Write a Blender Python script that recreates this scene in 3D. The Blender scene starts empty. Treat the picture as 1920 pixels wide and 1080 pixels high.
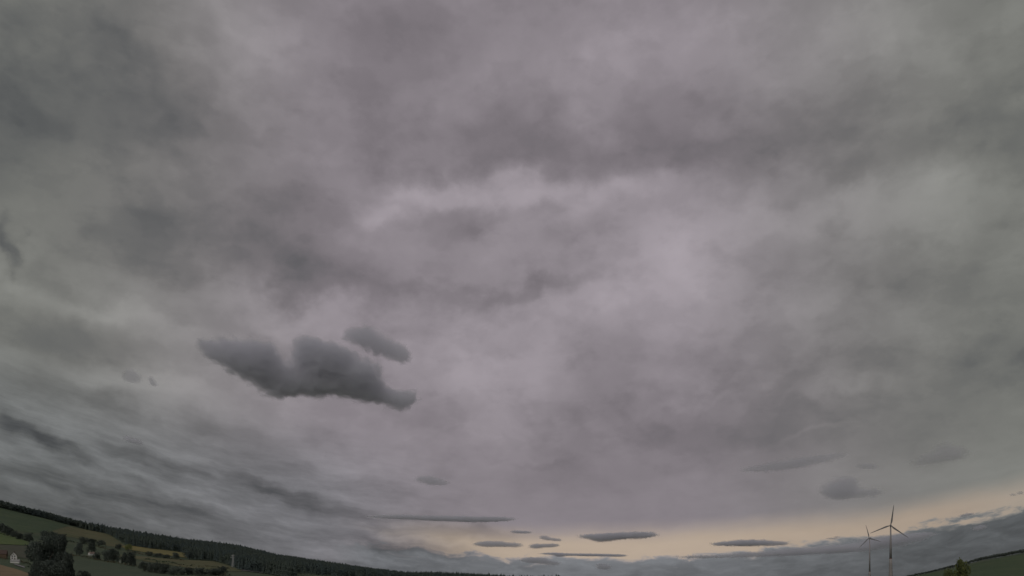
import bpy, bmesh, math, random
import numpy as np
from mathutils import Vector, Matrix, noise as mnoise

random.seed(7)
RNG = np.random.default_rng(7)
S = bpy.context.scene
C = S.collection
R = math.radians

# ------------------------------------------------------------------ camera
FPX, HORIZON, CX = 1663.0, 1090.0, 960.0          # focal length and eye level, in photo pixels (1920 wide)
cam_d = bpy.data.cameras.new('camera')
cam = bpy.data.objects.new('camera', cam_d)
C.objects.link(cam)
cam.location = (0, 0, 0)
cam.rotation_euler = (R(90), 0, 0)
cam_d.sensor_width = 36.0
cam_d.lens = 36.0 * FPX / 1920.0
cam_d.shift_y = (HORIZON - 540.0) / 1920.0        # level camera with a rising front
cam_d.clip_start = 0.5
cam_d.clip_end = 150000.0
S.camera = cam

# ------------------------------------------------------------------ render settings
S.view_settings.view_transform = 'Standard'
S.view_settings.look = 'None'
S.view_settings.exposure = 0.0
S.view_settings.gamma = 1.0
S.render.engine = 'CYCLES'
S.cycles.use_denoising = True
S.cycles.use_adaptive_sampling = True
S.cycles.adaptive_threshold = 0.015
S.cycles.adaptive_min_samples = 12
S.cycles.max_bounces = 6
S.cycles.volume_bounces = 3
S.cycles.transparent_max_bounces = 12
S.cycles.sample_clamp_indirect = 4.0


# ------------------------------------------------------------------ node helper
class X:
    """A scalar socket with arithmetic."""
    tree = None

    def __init__(self, s):
        self.s = s

    @staticmethod
    def op(kind, *args, clamp=False):
        n = X.tree.nodes.new('ShaderNodeMath')
        n.operation = kind
        n.use_clamp = clamp
        for i, a in enumerate(args):
            if isinstance(a, X):
                X.tree.links.new(a.s, n.inputs[i])
            else:
                n.inputs[i].default_value = float(a)
        return X(n.outputs[0])

    def __add__(self, o): return X.op('ADD', self, o)
    __radd__ = __add__
    def __sub__(self, o): return X.op('SUBTRACT', self, o)
    def __rsub__(self, o): return X.op('SUBTRACT', o, self)
    def __mul__(self, o): return X.op('MULTIPLY', self, o)
    __rmul__ = __mul__
    def __truediv__(self, o): return X.op('DIVIDE', self, o)
    def __pow__(self, o): return X.op('POWER', self, o)


def vec(x, y, z):
    n = X.tree.nodes.new('ShaderNodeCombineXYZ')
    for i, a in enumerate((x, y, z)):
        if isinstance(a, X):
            X.tree.links.new(a.s, n.inputs[i])
        else:
            n.inputs[i].default_value = float(a)
    return n.outputs[0]


def dot(v, c):
    n = X.tree.nodes.new('ShaderNodeVectorMath')
    n.operation = 'DOT_PRODUCT'
    X.tree.links.new(v, n.inputs[0])
    n.inputs[1].default_value = c
    return X(n.outputs['Value'])


def nse(v, scale, detail=4.0, rough=0.55, dist=0.0):
    n = X.tree.nodes.new('ShaderNodeTexNoise')
    n.noise_dimensions = '3D'
    X.tree.links.new(v, n.inputs['Vector'])
    n.inputs['Scale'].default_value = scale
    n.inputs['Detail'].default_value = detail
    n.inputs['Roughness'].default_value = rough
    n.inputs['Distortion'].default_value = dist
    return X(n.outputs['Fac'])


def sstep(x, lo, hi):
    n = X.tree.nodes.new('ShaderNodeMapRange')
    n.interpolation_type = 'SMOOTHSTEP'
    X.tree.links.new(x.s, n.inputs['Value'])
    n.inputs['From Min'].default_value = lo
    n.inputs['From Max'].default_value = hi
    return X(n.outputs['Result'])


def mixc(f, a, b):
    n = X.tree.nodes.new('ShaderNodeMix')
    n.data_type = 'RGBA'
    if isinstance(f, X):
        X.tree.links.new(f.s, n.inputs[0])
    else:
        n.inputs[0].default_value = f
    for i, c in ((6, a), (7, b)):
        if isinstance(c, (tuple, list)):
            n.inputs[i].default_value = (*c, 1.0)
        else:
            X.tree.links.new(c, n.inputs[i])
    return n.outputs[2]


# ------------------------------------------------------------------ sky: an overcast deck over a clear Nishita sky
SUN_EL, SUN_AZ = 40.0, 200.0     # the sun stands behind the clouds, high at the camera's back


def sky_dir(px, py):
    """azimuth and elevation (degrees) of a place in the sky"""
    u, v = (px - CX) / FPX, (HORIZON - py) / FPX
    a = math.atan(u)
    return math.degrees(a), math.degrees(math.atan(v * math.cos(a)))


# masses of the cloud deck: centre, half-widths, tilt (degrees, + rises to the right), grey level change, edge hardness
DECK = [
    # upper left, heavy
    (150, 180, 190, 130, 10, -21, 1.0), (-20, 260, 130, 120, 0, -14, 1.0), (170, 40, 90, 70, 0, -14, 1.0),
    (350, 250, 130, 80, -20, -13, 1.0), (480, 100, 110, 75, -30, 10, 1.0), (310, 40, 80, 50, 0, -5, 1.0),
    (300, 320, 130, 60, -20, 3, 1.0), (330, 480, 330, 60, -3, -15, 1.2), (130, 420, 110, 50, 0, 3, 1.0),
    (-6, 452, 18, 44, 8, -24, 1.2), (560, 440, 250, 65, -6, -13, 1.2), (640, 540, 170, 50, -14, -16, 1.4),
    (480, 300, 200, 60, -30, -5, 1.0),
    # top middle and right
    (800, 50, 170, 60, 12, -9, 1.0), (860, 240, 260, 70, 4, -7, 1.0), (1150, 130, 110, 85, 20, 15, 1.1),
    (1080, 270, 240, 48, -8, -11, 1.3), (1450, 60, 210, 70, 0, 11, 1.0), (1370, 330, 190, 62, 9, -15, 1.5),
    (1580, 190, 240, 80, 0, -8, 1.0), (1640, 320, 200, 42, 14, -12, 1.4), (1890, 320, 100, 90, -40, -15, 1.4),
    (1700, 60, 130, 80, 0, 3, 1.0), (1900, 190, 120, 80, 0, -6, 1.0),
    # bright break in the middle
    (930, 350, 190, 34, -4, 20, 1.4), (800, 350, 90, 40, 20, 12, 1.2), (730, 395, 60, 25, 0, 14, 1.3),
    (1080, 400, 160, 55, -4, 12, 1.0), (1210, 370, 100, 30, -3, 16, 1.3), (930, 460, 150, 45, 0, 10, 1.0),
    (1290, 490, 260, 90, 14, 13, 1.0), (1060, 440, 60, 25, 0, -9, 1.2), (1010, 390, 40, 18, 20, -8, 1.2),
    (1700, 390, 220, 60, 8, 10, 1.1), (880, 420, 40, 18, 30, -8, 1.2),
    # middle
    (980, 548, 210, 20, 3, -14, 1.3), (820, 570, 240, 28, 4, -6, 1.0), (150, 565, 190, 26, -6, 10, 1.2),
    (1080, 610, 260, 70, 20, 11, 1.0), (860, 690, 180, 110, -30, 15, 1.0), (560, 590, 150, 30, -10, 14, 1.2),
    (320, 745, 220, 45, -10, 14, 1.0), (110, 640, 230, 38, -8, -14, 1.2), (420, 610, 120, 18, -8, -6, 1.2),
    (120, 735, 130, 26, -14, -10, 1.2), (1720, 530, 170, 60, 8, -14, 1.3), (1480, 620, 260, 60, 20, 6, 1.0),
    (1870, 640, 150, 90, 10, -12, 1.0), (1720, 640, 60, 16, 10, 3, 1.2), (1640, 590, 90, 30, 20, -6, 1.2),
    (930, 640, 90, 18, 10, -7, 1.2), (1905, 655, 30, 16, 30, -10, 1.4),
    # grey veil lower right
    (1400, 790, 340, 90, 6, -12, 1.0), (1080, 770, 140, 60, 0, -5, 1.0), (1380, 722, 260, 12, 6, -4, 1.2),
    (1560, 728, 160, 12, 10, 6, 1.3), (1310, 755, 60, 12, 0, 5, 1.2), (1690, 790, 200, 60, 4, -5, 1.0),
    (1500, 815, 160, 8, 8, 5, 1.3), (1320, 875, 300, 26, 6, -3, 1.0), (1120, 790, 80, 10, -20, -4, 1.2),
    (980, 870, 80, 10, -8, -6, 1.3), (960, 866, 60, 8, 0, 5, 1.3), (1840, 900, 160, 50, 0, 5, 1.0),
    # lower left, torn streaks
    (60, 812, 110, 20, -27, -24.5, 1.4), (10, 790, 30, 26, -40, -11.5, 1.4), (110, 845, 90, 14, -27, -14.4, 1.4),
    (60, 780, 160, 16, -24, 9.4, 1.3), (90, 815, 60, 10, -28, 10.1, 1.3), (180, 745, 60, 14, -20, -5.8, 1.2),
    (300, 880, 70, 15, -14, -15.8, 1.4), (225, 860, 60, 12, -24, -11.5, 1.3), (450, 820, 110, 34, -14, -11.5, 1.2),
    (610, 825, 50, 18, -10, -9.4, 1.2), (540, 930, 110, 19, -20, -20.2, 1.4), (480, 905, 70, 13, -18, -10.8, 1.3),
    (350, 965, 120, 16, -19, -17.3, 1.3), (200, 930, 160, 14, -22, -14.4, 1.3), (80, 905, 140, 12, -22, -7.2, 1.2),
    (420, 880, 130, 14, -14, 10.1, 1.3), (640, 900, 130, 16, -10, -5.8, 1.2), (700, 960, 190, 20, -10, -9.4, 1.2),
    (330, 925, 140, 8, -18, 8.6, 1.4), (470, 960, 150, 9, -16, 7.2, 1.3), (180, 890, 130, 7, -24, 6.5, 1.4),
    (560, 985, 260, 40, -13, -9.4, 1.0), (150, 960, 300, 40, -20, -14.4, 1.0), (740, 925, 40, 10, -6, -7.2, 1.3),
    (640, 870, 110, 10, -8, 5.8, 1.3), (300, 1000, 240, 9, -17, 5.8, 1.4), (700, 1000, 160, 8, -9, 5.0, 1.4),
    (260, 790, 120, 16, -16, -5.8, 1.2), (840, 1000, 150, 12, -2, -17.3, 1.6), (800, 1028, 110, 16, -4, -18.7, 1.6),
    (690, 1030, 60, 6, -8, 8.6, 1.4), (640, 1040, 70, 9, -10, 10.1, 1.3),
]

world = bpy.data.worlds.new('World')
S.world = world
world.use_nodes = True
X.tree = world.node_tree
X.tree.nodes.clear()
geo = X.tree.nodes.new('ShaderNodeTexCoord')
sep = X.tree.nodes.new('ShaderNodeSeparateXYZ')
X.tree.links.new(geo.outputs['Generated'], sep.inputs[0])
dx, dy, dz = (X(sep.outputs[i]) for i in range(3))
az = X.op('ARCTAN2', dx, dy) * 57.29578
el = X.op('ARCSINE', dz) * 57.29578
hz = (az - 6.0) * (az - 6.0) * 0.0039                # the far hills stand higher to both sides; low cloud lies along them
low = el - hz
ball = vec(dx, dy, dz * 1.15)
w1 = nse(ball, 6.0, 4.0, 0.5) - 0.5
w2 = nse(vec(dx + 7.3, dy, dz * 1.15), 6.0, 4.0, 0.5) - 0.5
w3 = nse(ball, 24.0, 5.0, 0.55) - 0.5
w4 = nse(vec(dx, dy + 3.1, dz * 1.15), 24.0, 5.0, 0.55) - 0.5
fall = sstep(low, 0.5, 12.0) * 0.85 + 0.15           # far clouds are small
wa = az + (w1 * 7.0 + w3 * 3.4) * (fall * 0.75 + 0.25)
we = el + (w2 * 6.0) * fall + w4 * 3.2 * (fall * 0.7 + 0.3)
P = vec(wa, we, 1.0)
grey = None
for (px, py, rx, ry, tilt, amp, hard) in DECK:
    a0, e0 = sky_dir(px, py)
    ra = (sky_dir(px + rx, py)[0] - sky_dir(px - rx, py)[0]) / 2
    re = max((sky_dir(px, py - ry)[1] - sky_dir(px, py + ry)[1]) / 2, 0.05)
    t = R(tilt)
    ct, st = math.cos(t), math.sin(t)
    a = dot(P, (ct / ra, st / ra, -(a0 * ct + e0 * st) / ra))
    b = dot(P, (-st / re, ct / re, (a0 * st - e0 * ct) / re))
    d2 = X.op('MULTIPLY_ADD', a, a, b * b)
    if hard != 1.0:
        d2 = d2 ** hard
    g = X.op('POWER', 0.40, d2)
    grey = g * amp if grey is None else X.op('MULTIPLY_ADD', g, amp, grey)
lump = nse(ball, 8.0, 5.0, 0.5, 0.3) - 0.5
fine = nse(ball, 26.0, 5.0, 0.55, 0.2) - 0.5
high = sstep(low, 2.0, 11.0)
edge = sstep(X.op('ABSOLUTE', az), 9.0, 31.0)        # lens falloff and green cast, put into the deck's colour towards the sides
left = sstep(az, 2.0, -14.0)
# torn streaks lying along the far hills
sv = vec(az * 0.10 + w3 * 0.5, low * 0.52 + w1 * 0.5 + w4 * 0.45, 4.0)
streak = nse(sv, 1.7, 6.0, 0.58, 0.3) - 0.5
strk2 = nse(vec(az * 0.22, low * 1.0 + w1 + w4 * 0.6, 9.0), 2.0, 6.0, 0.6) - 0.5
streaky = sstep(low, 10.0, 3.0) * (left * 0.85 + 0.15)
# shreds: crisp-edged scraps of the deck's underside among the soft masses
sh1 = nse(vec(dx + w3 * 0.02, dy, dz * 1.6 + w4 * 0.02), 10.0, 5.0, 0.52)
sh2 = nse(vec(dx + 4.0, dy + w4 * 0.02, dz * 1.8), 24.0, 5.0, 0.52)
shred = sstep(sh1, 0.48, 0.62) * -8.0 + sstep(sh2, 0.50, 0.62) * -3.5 + sstep(sh1, 0.44, 0.33) * 5.0 + 3.0
grey = grey + (lump * 25.0 + fine * 12.0 + shred) * (high * 0.8 + 0.2) + (streak * 54.0 + strk2 * 44.0 - left * 9.0) * streaky
# clear pale strip under the deck's far edge, and the low bank below it
gap = sstep(low + w1 * 1.2 + streak * 0.6, 4.0, 2.3) * sstep(az + w1 * 8.0 + streak * 8.0, -11.0, -2.0)
bn = nse(vec(az * 0.30 + w3 * 0.6, low * 0.9 + w4 * 0.5, 1.0), 1.5, 7.0, 0.62, 0.3) - 0.5
bank = sstep(low + bn * 2.6 - edge * 0.45, 1.65, 1.05) * sstep(az, -16.0, -8.0)
grey = grey + gap * (33.0 - edge * 8.0) * (1.0 - bank) - bank * (13.0 + edge * 16.0 + bn * 60.0) - sstep(low, 1.8, -0.2) * 8.0
base = 130.0 - edge * 9.0
lev = X.op('MAXIMUM', base + grey, 40.0) / 255.0
lin = lev ** 2.2
side = edge * sstep(X.op('ABSOLUTE', az), 62.0, 36.0)
tint = mixc(side, (1.05, 0.94, 1.03), (1.005, 1.02, 0.945))
tint = mixc(gap * (1.0 - bank) * sstep(az, 42.0, 24.0), tint, (1.22, 0.985, 0.78))
dark = sstep(lev, 0.47, 0.30)
tint = mixc(X.op('MAXIMUM', dark * 0.75, X.op('MAXIMUM', bank * 0.85, streaky * left * 0.55)), tint, (0.925, 0.99, 1.06))
cloudcol = X.tree.nodes.new('ShaderNodeVectorMath')
cloudcol.operation = 'SCALE'
X.tree.links.new(tint, cloudcol.inputs[0])
X.tree.links.new((lin * 10.0).s, cloudcol.inputs['Scale'])
sky = X.tree.nodes.new('ShaderNodeTexSky')
sky.sky_type = 'NISHITA'
sky.sun_disc = False
sky.sun_elevation = R(SUN_EL)
sky.sun_rotation = R(SUN_AZ)
sky.altitude = 400
cover = 0.9985 - gap * 0.002                          # how much of the clear sky the deck hides
col = mixc(cover, sky.outputs[0], cloudcol.outputs[0])
bg = X.tree.nodes.new('ShaderNodeBackground')
bg.inputs['Strength'].default_value = 0.1
X.tree.links.new(col, bg.inputs['Color'])
wo = X.tree.nodes.new('ShaderNodeOutputWorld')
X.tree.links.new(bg.outputs[0], wo.inputs['Surface'])
world.cycles.sampling_method = 'MANUAL'
world.cycles.sample_map_resolution = 512

# ------------------------------------------------------------------ sun, diffused by the overcast
sun_d = bpy.data.lights.new('sun', 'SUN')
sun_d.energy = 0.9
sun_d.angle = R(40)
sun_d.color = (1.0, 0.95, 0.88)
sun = bpy.data.objects.new('sun', sun_d)
C.objects.link(sun)
to_sun = Vector((math.sin(R(SUN_AZ)) * math.cos(R(SUN_EL)), math.cos(R(SUN_AZ)) * math.cos(R(SUN_EL)), math.sin(R(SUN_EL))))
sun.rotation_euler = to_sun.to_track_quat('Z', 'Y').to_euler()


# ================================================================== materials
def mat(name, c1, c2=None, scale=1.0, rough=0.95, detail=5.0, spec=0.1, obj_var=0.0, transl=0.0, bump=0.0, bscale=1.0, metal=0.0, coord='Object', ramp=(0.35, 0.65)):
    m = bpy.data.materials.new(name)
    m.use_nodes = True
    X.tree = m.node_tree
    p = X.tree.nodes['Principled BSDF']
    p.inputs['Roughness'].default_value = rough
    p.inputs['Specular IOR Level'].default_value = spec
    p.inputs['Metallic'].default_value = metal
    tc = X.tree.nodes.new('ShaderNodeTexCoord')
    if c2 is None:
        c2 = tuple(v * 0.8 for v in c1)
    n = nse(tc.outputs[coord], scale, detail, 0.6)
    f = sstep(n, *ramp)
    col = mixc(f, c1, c2)
    if obj_var:
        oi = X.tree.nodes.new('ShaderNodeObjectInfo')
        h = X.tree.nodes.new('ShaderNodeHueSaturation')
        v = X(oi.outputs['Random']) * obj_var + (1.0 - obj_var / 2)
        X.tree.links.new(v.s, h.inputs['Value'])
        X.tree.links.new(col, h.inputs['Color'])
        col = h.outputs[0]
    X.tree.links.new(col, p.inputs['Base Color'])
    if bump:
        b = X.tree.nodes.new('ShaderNodeBump')
        b.inputs['Strength'].default_value = 1.0
        b.inputs['Distance'].default_value = bump
        X.tree.links.new(nse(tc.outputs[coord], bscale, 4.0, 0.6).s, b.inputs['Height'])
        X.tree.links.new(b.outputs[0], p.inputs['Normal'])
    if transl:
        t = X.tree.nodes.new('ShaderNodeBsdfTranslucent')
        X.tree.links.new(col, t.inputs['Color'])
        mx = X.tree.nodes.new('ShaderNodeMixShader')
        mx.inputs[0].default_value = transl
        X.tree.links.new(p.outputs[0], mx.inputs[1])
        X.tree.links.new(t.outputs[0], mx.inputs[2])
        X.tree.links.new(mx.outputs[0], X.tree.nodes['Material Output'].inputs['Surface'])
    return m


def field_mat(name, c1, c2, c3, rows=0.0, rdir=0.0):
    """soil or crop: broad patches, fine mottling, and faint drill rows"""
    m = bpy.data.materials.new(name)
    m.use_nodes = True
    X.tree = m.node_tree
    p = X.tree.nodes['Principled BSDF']
    p.inputs['Roughness'].default_value = 1.0
    p.inputs['Specular IOR Level'].default_value = 0.05
    tc = X.tree.nodes.new('ShaderNodeTexCoord')
    o = tc.outputs['Object']
    col = mixc(sstep(nse(o, 0.012, 5.0, 0.6), 0.36, 0.64), c1, c2)
    col = mixc(sstep(nse(o, 0.05, 7.0, 0.7), 0.46, 0.68) * 0.8, col, c3)
    col = mixc(sstep(nse(o, 0.02, 4.0, 0.6, 1.5), 0.52, 0.60) * 0.35, col, tuple(v * 0.72 for v in c2))
    if rows:
        w = X.tree.nodes.new('ShaderNodeTexWave')
        mp = X.tree.nodes.new('ShaderNodeMapping')
        mp.inputs['Rotation'].default_value = (0, 0, rdir)
        X.tree.links.new(o, mp.inputs[0])
        X.tree.links.new(mp.outputs[0], w.inputs['Vector'])
        w.inputs['Scale'].default_value = 0.03
        w.inputs['Distortion'].default_value = 1.2
        col = mixc(X(w.outputs['Fac']) * rows, col, c3)
    X.tree.links.new(col, p.inputs['Base Color'])
    b = X.tree.nodes.new('ShaderNodeBump')
    b.inputs['Distance'].default_value = 0.6
    X.tree.links.new(nse(o, 0.4, 4.0, 0.7).s, b.inputs['Height'])
    X.tree.links.new(b.outputs[0], p.inputs['Normal'])
    return m


M = {
    'ground': field_mat('rough pasture', (0.092, 0.115, 0.076), (0.075, 0.100, 0.069), (0.112, 0.113, 0.078)),
    'meadow': field_mat('upland meadow', (0.084, 0.116, 0.070), (0.072, 0.102, 0.066), (0.098, 0.115, 0.072)),
    'bright': field_mat('mown grass', (0.108, 0.150, 0.066), (0.095, 0.135, 0.063), (0.125, 0.145, 0.07), 0.3, 0.4),
    'brown': field_mat('bare soil', (0.105, 0.100, 0.082), (0.088, 0.095, 0.075), (0.10, 0.11, 0.078), 0.4, 0.9),
    'olive': field_mat('dry grass', (0.135, 0.132, 0.078), (0.105, 0.120, 0.070), (0.150, 0.132, 0.085)),
    'tan': field_mat('ripe stubble', (0.245, 0.185, 0.120), (0.215, 0.165, 0.11), (0.18, 0.15, 0.095), 0.3, 0.2),
    'yellow': field_mat('ripe barley', (0.24, 0.205, 0.09), (0.20, 0.18, 0.085), (0.14, 0.14, 0.075), 0.3, 1.2),
    'greygreen': field_mat('young crop', (0.090, 0.112, 0.080), (0.078, 0.102, 0.074), (0.10, 0.116, 0.08), 0.3, 0.7),
    'right': field_mat('pasture on the rise', (0.086, 0.118, 0.066), (0.074, 0.104, 0.062), (0.10, 0.112, 0.068)),
    'road': mat('worn asphalt', (0.26, 0.25, 0.26), (0.20, 0.195, 0.20), 0.2),
    'leaf': mat('broad leaves', (0.120, 0.140, 0.118), (0.100, 0.122, 0.108), 0.35, transl=0.4, obj_var=0.45),
    'leaf_light': mat('pale broad leaves', (0.20, 0.22, 0.085), (0.15, 0.18, 0.075), 0.4, transl=0.35, obj_var=0.3),
    'needle': mat('spruce needles', (0.085, 0.110, 0.105), (0.070, 0.095, 0.092), 0.3, transl=0.3, obj_var=0.3),
    'forest': mat('mixed wood', (0.092, 0.120, 0.120), (0.105, 0.128, 0.105), 0.015, transl=0.35),
    'scrub': mat('mixed scrub', (0.15, 0.13, 0.085), (0.075, 0.10, 0.07), 0.012, transl=0.35, ramp=(0.42, 0.58)),
    'bark': mat('bark', (0.11, 0.09, 0.07), (0.07, 0.055, 0.045), 1.5),
    'plaster': mat('white render', (0.74, 0.73, 0.70), (0.62, 0.61, 0.58), 0.6, bump=0.01, bscale=4),
    'greywall': mat('grey render', (0.34, 0.34, 0.33), (0.26, 0.26, 0.25), 0.6),
    'brownwall': mat('timber boarding', (0.17, 0.12, 0.085), (0.12, 0.09, 0.065), 1.2),
    'rooftile': mat('weathered clay tiles', (0.115, 0.083, 0.072), (0.085, 0.066, 0.06), 0.9, bump=0.03, bscale=3),
    'pinkroof': mat('faded clay tiles', (0.24, 0.175, 0.155), (0.19, 0.145, 0.13), 0.9),
    'sheet': mat('galvanised sheet', (0.50, 0.52, 0.52), (0.40, 0.42, 0.42), 0.8, rough=0.5, spec=0.4),
    'glass': mat('window glass', (0.03, 0.035, 0.04), (0.02, 0.025, 0.03), 1.0, rough=0.08, spec=0.5),
    'frame': mat('painted window frame', (0.55, 0.54, 0.52), (0.48, 0.47, 0.45), 2.0, rough=0.6),
    'door': mat('stained door', (0.10, 0.065, 0.04), (0.08, 0.05, 0.03), 2.0, rough=0.6),
    'tower': mat('pale tower coating', (0.34, 0.32, 0.32), (0.29, 0.275, 0.275), 0.08, rough=0.55, spec=0.3),
    'concrete': mat('precast concrete', (0.33, 0.31, 0.30), (0.28, 0.265, 0.255), 0.15, rough=0.85),
    'flange': mat('rusty red ring', (0.17, 0.07, 0.06), (0.12, 0.06, 0.055), 0.3),
    'blade': mat('blade laminate', (0.23, 0.225, 0.23), (0.19, 0.185, 0.19), 0.1, rough=0.5, spec=0.3),
    'steel': mat('galvanised lattice steel', (0.42, 0.43, 0.43), (0.34, 0.35, 0.35), 0.5, rough=0.6, metal=0.0),
    'post': mat('white post', (0.72, 0.72, 0.70), (0.6, 0.6, 0.58), 1.0),
}


# ================================================================== mesh helpers
def link(name, verts, faces, m, parent=None, smooth=False):
    me = bpy.data.meshes.new(name)
    if isinstance(verts, np.ndarray):
        verts = verts.tolist()
    me.from_pydata(verts, [], faces)
    me.materials.append(m)
    if smooth:
        me.polygons.foreach_set('use_smooth', [True] * len(me.polygons))
    me.update()
    o = bpy.data.objects.new(name, me)
    C.objects.link(o)
    o.parent = parent
    return o


def tag(o, label=None, cat=None, group=None, kind=None):
    for k, v in (('label', label), ('category', cat), ('group', group), ('kind', kind)):
        if v:
            o[k] = v
    return o


def empty(name, loc, rz=0.0, scale=1.0):
    o = bpy.data.objects.new(name, None)
    C.objects.link(o)
    o.location = loc
    o.rotation_euler = (0, 0, rz)
    o.scale = (scale,) * 3
    o.empty_display_size = 1.0
    return o


class MB:
    def __init__(self):
        self.v, self.f = [], []

    def add(self, vs, fs):
        k = len(self.v)
        self.v += [tuple(p) for p in vs]
        self.f += [tuple(i + k for i in f) for f in fs]
        return self

    def box(self, x0, x1, y0, y1, z0, z1):
        vs = [(x, y, z) for x in (x0, x1) for y in (y0, y1) for z in (z0, z1)]
        return self.add(vs, [(0, 1, 3, 2), (4, 6, 7, 5), (0, 4, 5, 1), (2, 3, 7, 6), (0, 2, 6, 4), (1, 5, 7, 3)])

    def bar(self, a, b, w):
        a, b = Vector(a), Vector(b)
        d = (b - a).normalized()
        s = d.cross(Vector((0.13, 0.2, 1.0) if abs(d.z) < 0.95 else (1, 0.1, 0))).normalized() * w / 2
        t = d.cross(s).normalized() * w / 2
        vs = [p + q for p in (a, b) for q in (s + t, s - t, -s - t, -s + t)]
        return self.add(vs, [(0, 1, 2, 3), (7, 6, 5, 4), (0, 4, 5, 1), (1, 5, 6, 2), (2, 6, 7, 3), (3, 7, 4, 0)])

    def rings(self, rings, cap=True):
        n = len(rings[0])
        vs = [p for r in rings for p in r]
        fs = [(i * n + j, i * n + (j + 1) % n, (i + 1) * n + (j + 1) % n, (i + 1) * n + j) for i in range(len(rings) - 1) for j in range(n)]
        if cap:
            fs += [tuple(range(n))[::-1], tuple(range((len(rings) - 1) * n, len(rings) * n))]
        return self.add(vs, fs)

    def lathe(self, prof, n=20):
        return self.rings([[(r * math.cos(2 * math.pi * j / n), r * math.sin(2 * math.pi * j / n), z) for j in range(n)] for r, z in prof])

    def build(self, name, m, parent=None, smooth=False):
        return link(name, self.v, self.f, m, parent, smooth)


# ================================================================== terrain
PLAIN = -9.0        # the camera hangs about nine metres above the plain
RIDGE = np.array([(-900, 905), (-300, 925), (0, 950), (80, 970), (160, 992), (220, 1003), (300, 1016), (350, 1023), (400, 1028), (450, 1035),
                  (520, 1052), (600, 1064), (700, 1079), (760, 1085), (870, 1088), (985, 1096), (1100, 1104)], float)
RISE = np.array([(1560, 1108), (1640, 1098), (1690, 1084), (1745, 1073), (1800, 1060), (1840, 1050), (1880, 1043), (1920, 1036), (2100, 1012), (2600, 990)], float)


def height(x, y):
    """ground height relative to the camera"""
    x, y = np.asarray(x, float), np.asarray(y, float)
    ys = np.maximum(y, 1.0)
    px = np.clip(x / ys, -3, 3) * FPX + CX
    vl = (HORIZON - np.interp(px, RIDGE[:, 0], RIDGE[:, 1])) / FPX
    yl = np.interp(px, [-300, 300, 1000], [2200, 2300, 2600])
    zl = np.maximum(vl * yl - PLAIN, 0.0)
    t = np.clip((y - 650) / (yl - 650), 0, 1)
    after = np.clip((y - yl) / 4000, 0, 1)
    left = zl * t ** 1.35 * (1 - after * after * (3 - 2 * after))
    left = np.where(px < 1150, left, 0.0)
    vr = (HORIZON - np.interp(px, RISE[:, 0], RISE[:, 1])) / FPX
    zr = np.maximum(vr * 1400 - PLAIN, 0.0) * np.clip((px - 1560) / 100, 0, 1)
    t = np.clip((y - 480) / 920, 0, 1)
    after = np.clip((y - 1400) / 2600, 0, 1)
    right = zr * t ** 1.25 * (1 - after * after * (3 - 2 * after))
    right = np.where(px > 1560, right, 0.0)
    roll = 0.9 * np.sin(x / 71.0 + 1.3) * np.sin(y / 93.0) + 0.5 * np.sin(x / 29.0) * np.sin(y / 41.0 + 0.7)
    return PLAIN + left + right + roll * np.clip((y - 500) / 400, 0, 1) * np.clip((left + right) / 12.0, 0, 1)


def at(px, py, near=300.0, far=3200.0):
    """the place on the ground seen in this direction"""
    Y = np.linspace(near, far, 1600)
    X_ = (px - CX) / FPX * Y
    z = height(X_, Y)
    v = (HORIZON - py) / FPX
    hit = np.nonzero(z / Y >= v)[0]
    k = hit[0] if len(hit) else int(np.argmax(z / Y))
    return float(X_[k]), float(Y[k]), float(z[k])


def stand(px, Y, sink=0.0):
    x = (px - CX) / FPX * Y
    return x, Y, float(height(x, Y)) - sink


# ground sheet: one polar sheet out to the horizon, finest where the photograph looks
a_f = np.concatenate([np.linspace(-180, -42, 40)[:-1], np.linspace(-42, -33, 10)[:-1], np.linspace(-33, 1, 190)[:-1], np.linspace(1, 20, 30)[:-1], np.linspace(20, 33, 80)[:-1], np.linspace(33, 180, 44)[:-1]])
r_f = np.concatenate([[4, 40, 120, 250, 380, 480], np.linspace(560, 2900, 160), np.geomspace(3100, 90000, 30)])
az_g, r_g = np.meshgrid(np.radians(a_f), r_f)
gx, gy = r_g * np.sin(az_g), r_g * np.cos(az_g)
gz = height(gx, gy)
na, nr = len(a_f), len(r_f)
vs = np.stack([gx, gy, gz], -1).reshape(-1, 3).tolist() + [(0.0, 0.0, PLAIN)]
fs = [(i * na + j, i * na + (j + 1) % na, (i + 1) * na + (j + 1) % na, (i + 1) * na + j) for i in range(nr - 1) for j in range(na)]
fs += [(nr * na, (j + 1) % na, j) for j in range(na)]
fs = [f[::-1] for f in fs]
tag(link('ground', vs, fs, M['ground'], smooth=True), 'green rolling farmland under the hill and out to the horizon', kind='structure')


def field(name, label, top, bottom, m, lift=0.5, n=40, k=12):
    """a field draped on the hillside between an upper and a lower edge"""
    top, bottom = np.array(top, float), np.array(bottom, float)
    x0, x1 = max(top[0, 0], bottom[0, 0]), min(top[-1, 0], bottom[-1, 0])
    vs, fs = [], []
    for i in range(n + 1):
        px = x0 + (x1 - x0) * i / n
        a = np.array(at(px, np.interp(px, top[:, 0], top[:, 1])))
        b = np.array(at(px, np.interp(px, bottom[:, 0], bottom[:, 1])))
        for j in range(k + 1):
            q = a + (b - a) * j / k
            q[2] = height(q[0], q[1]) + lift
            vs.append(tuple(q))
    for i in range(n):
        for j in range(k):
            fs.append((i * (k + 1) + j, i * (k + 1) + j + 1, (i + 1) * (k + 1) + j + 1, (i + 1) * (k + 1) + j))
    o = link(name, vs, fs, m, smooth=True)
    return tag(o, label, kind='structure')


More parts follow.
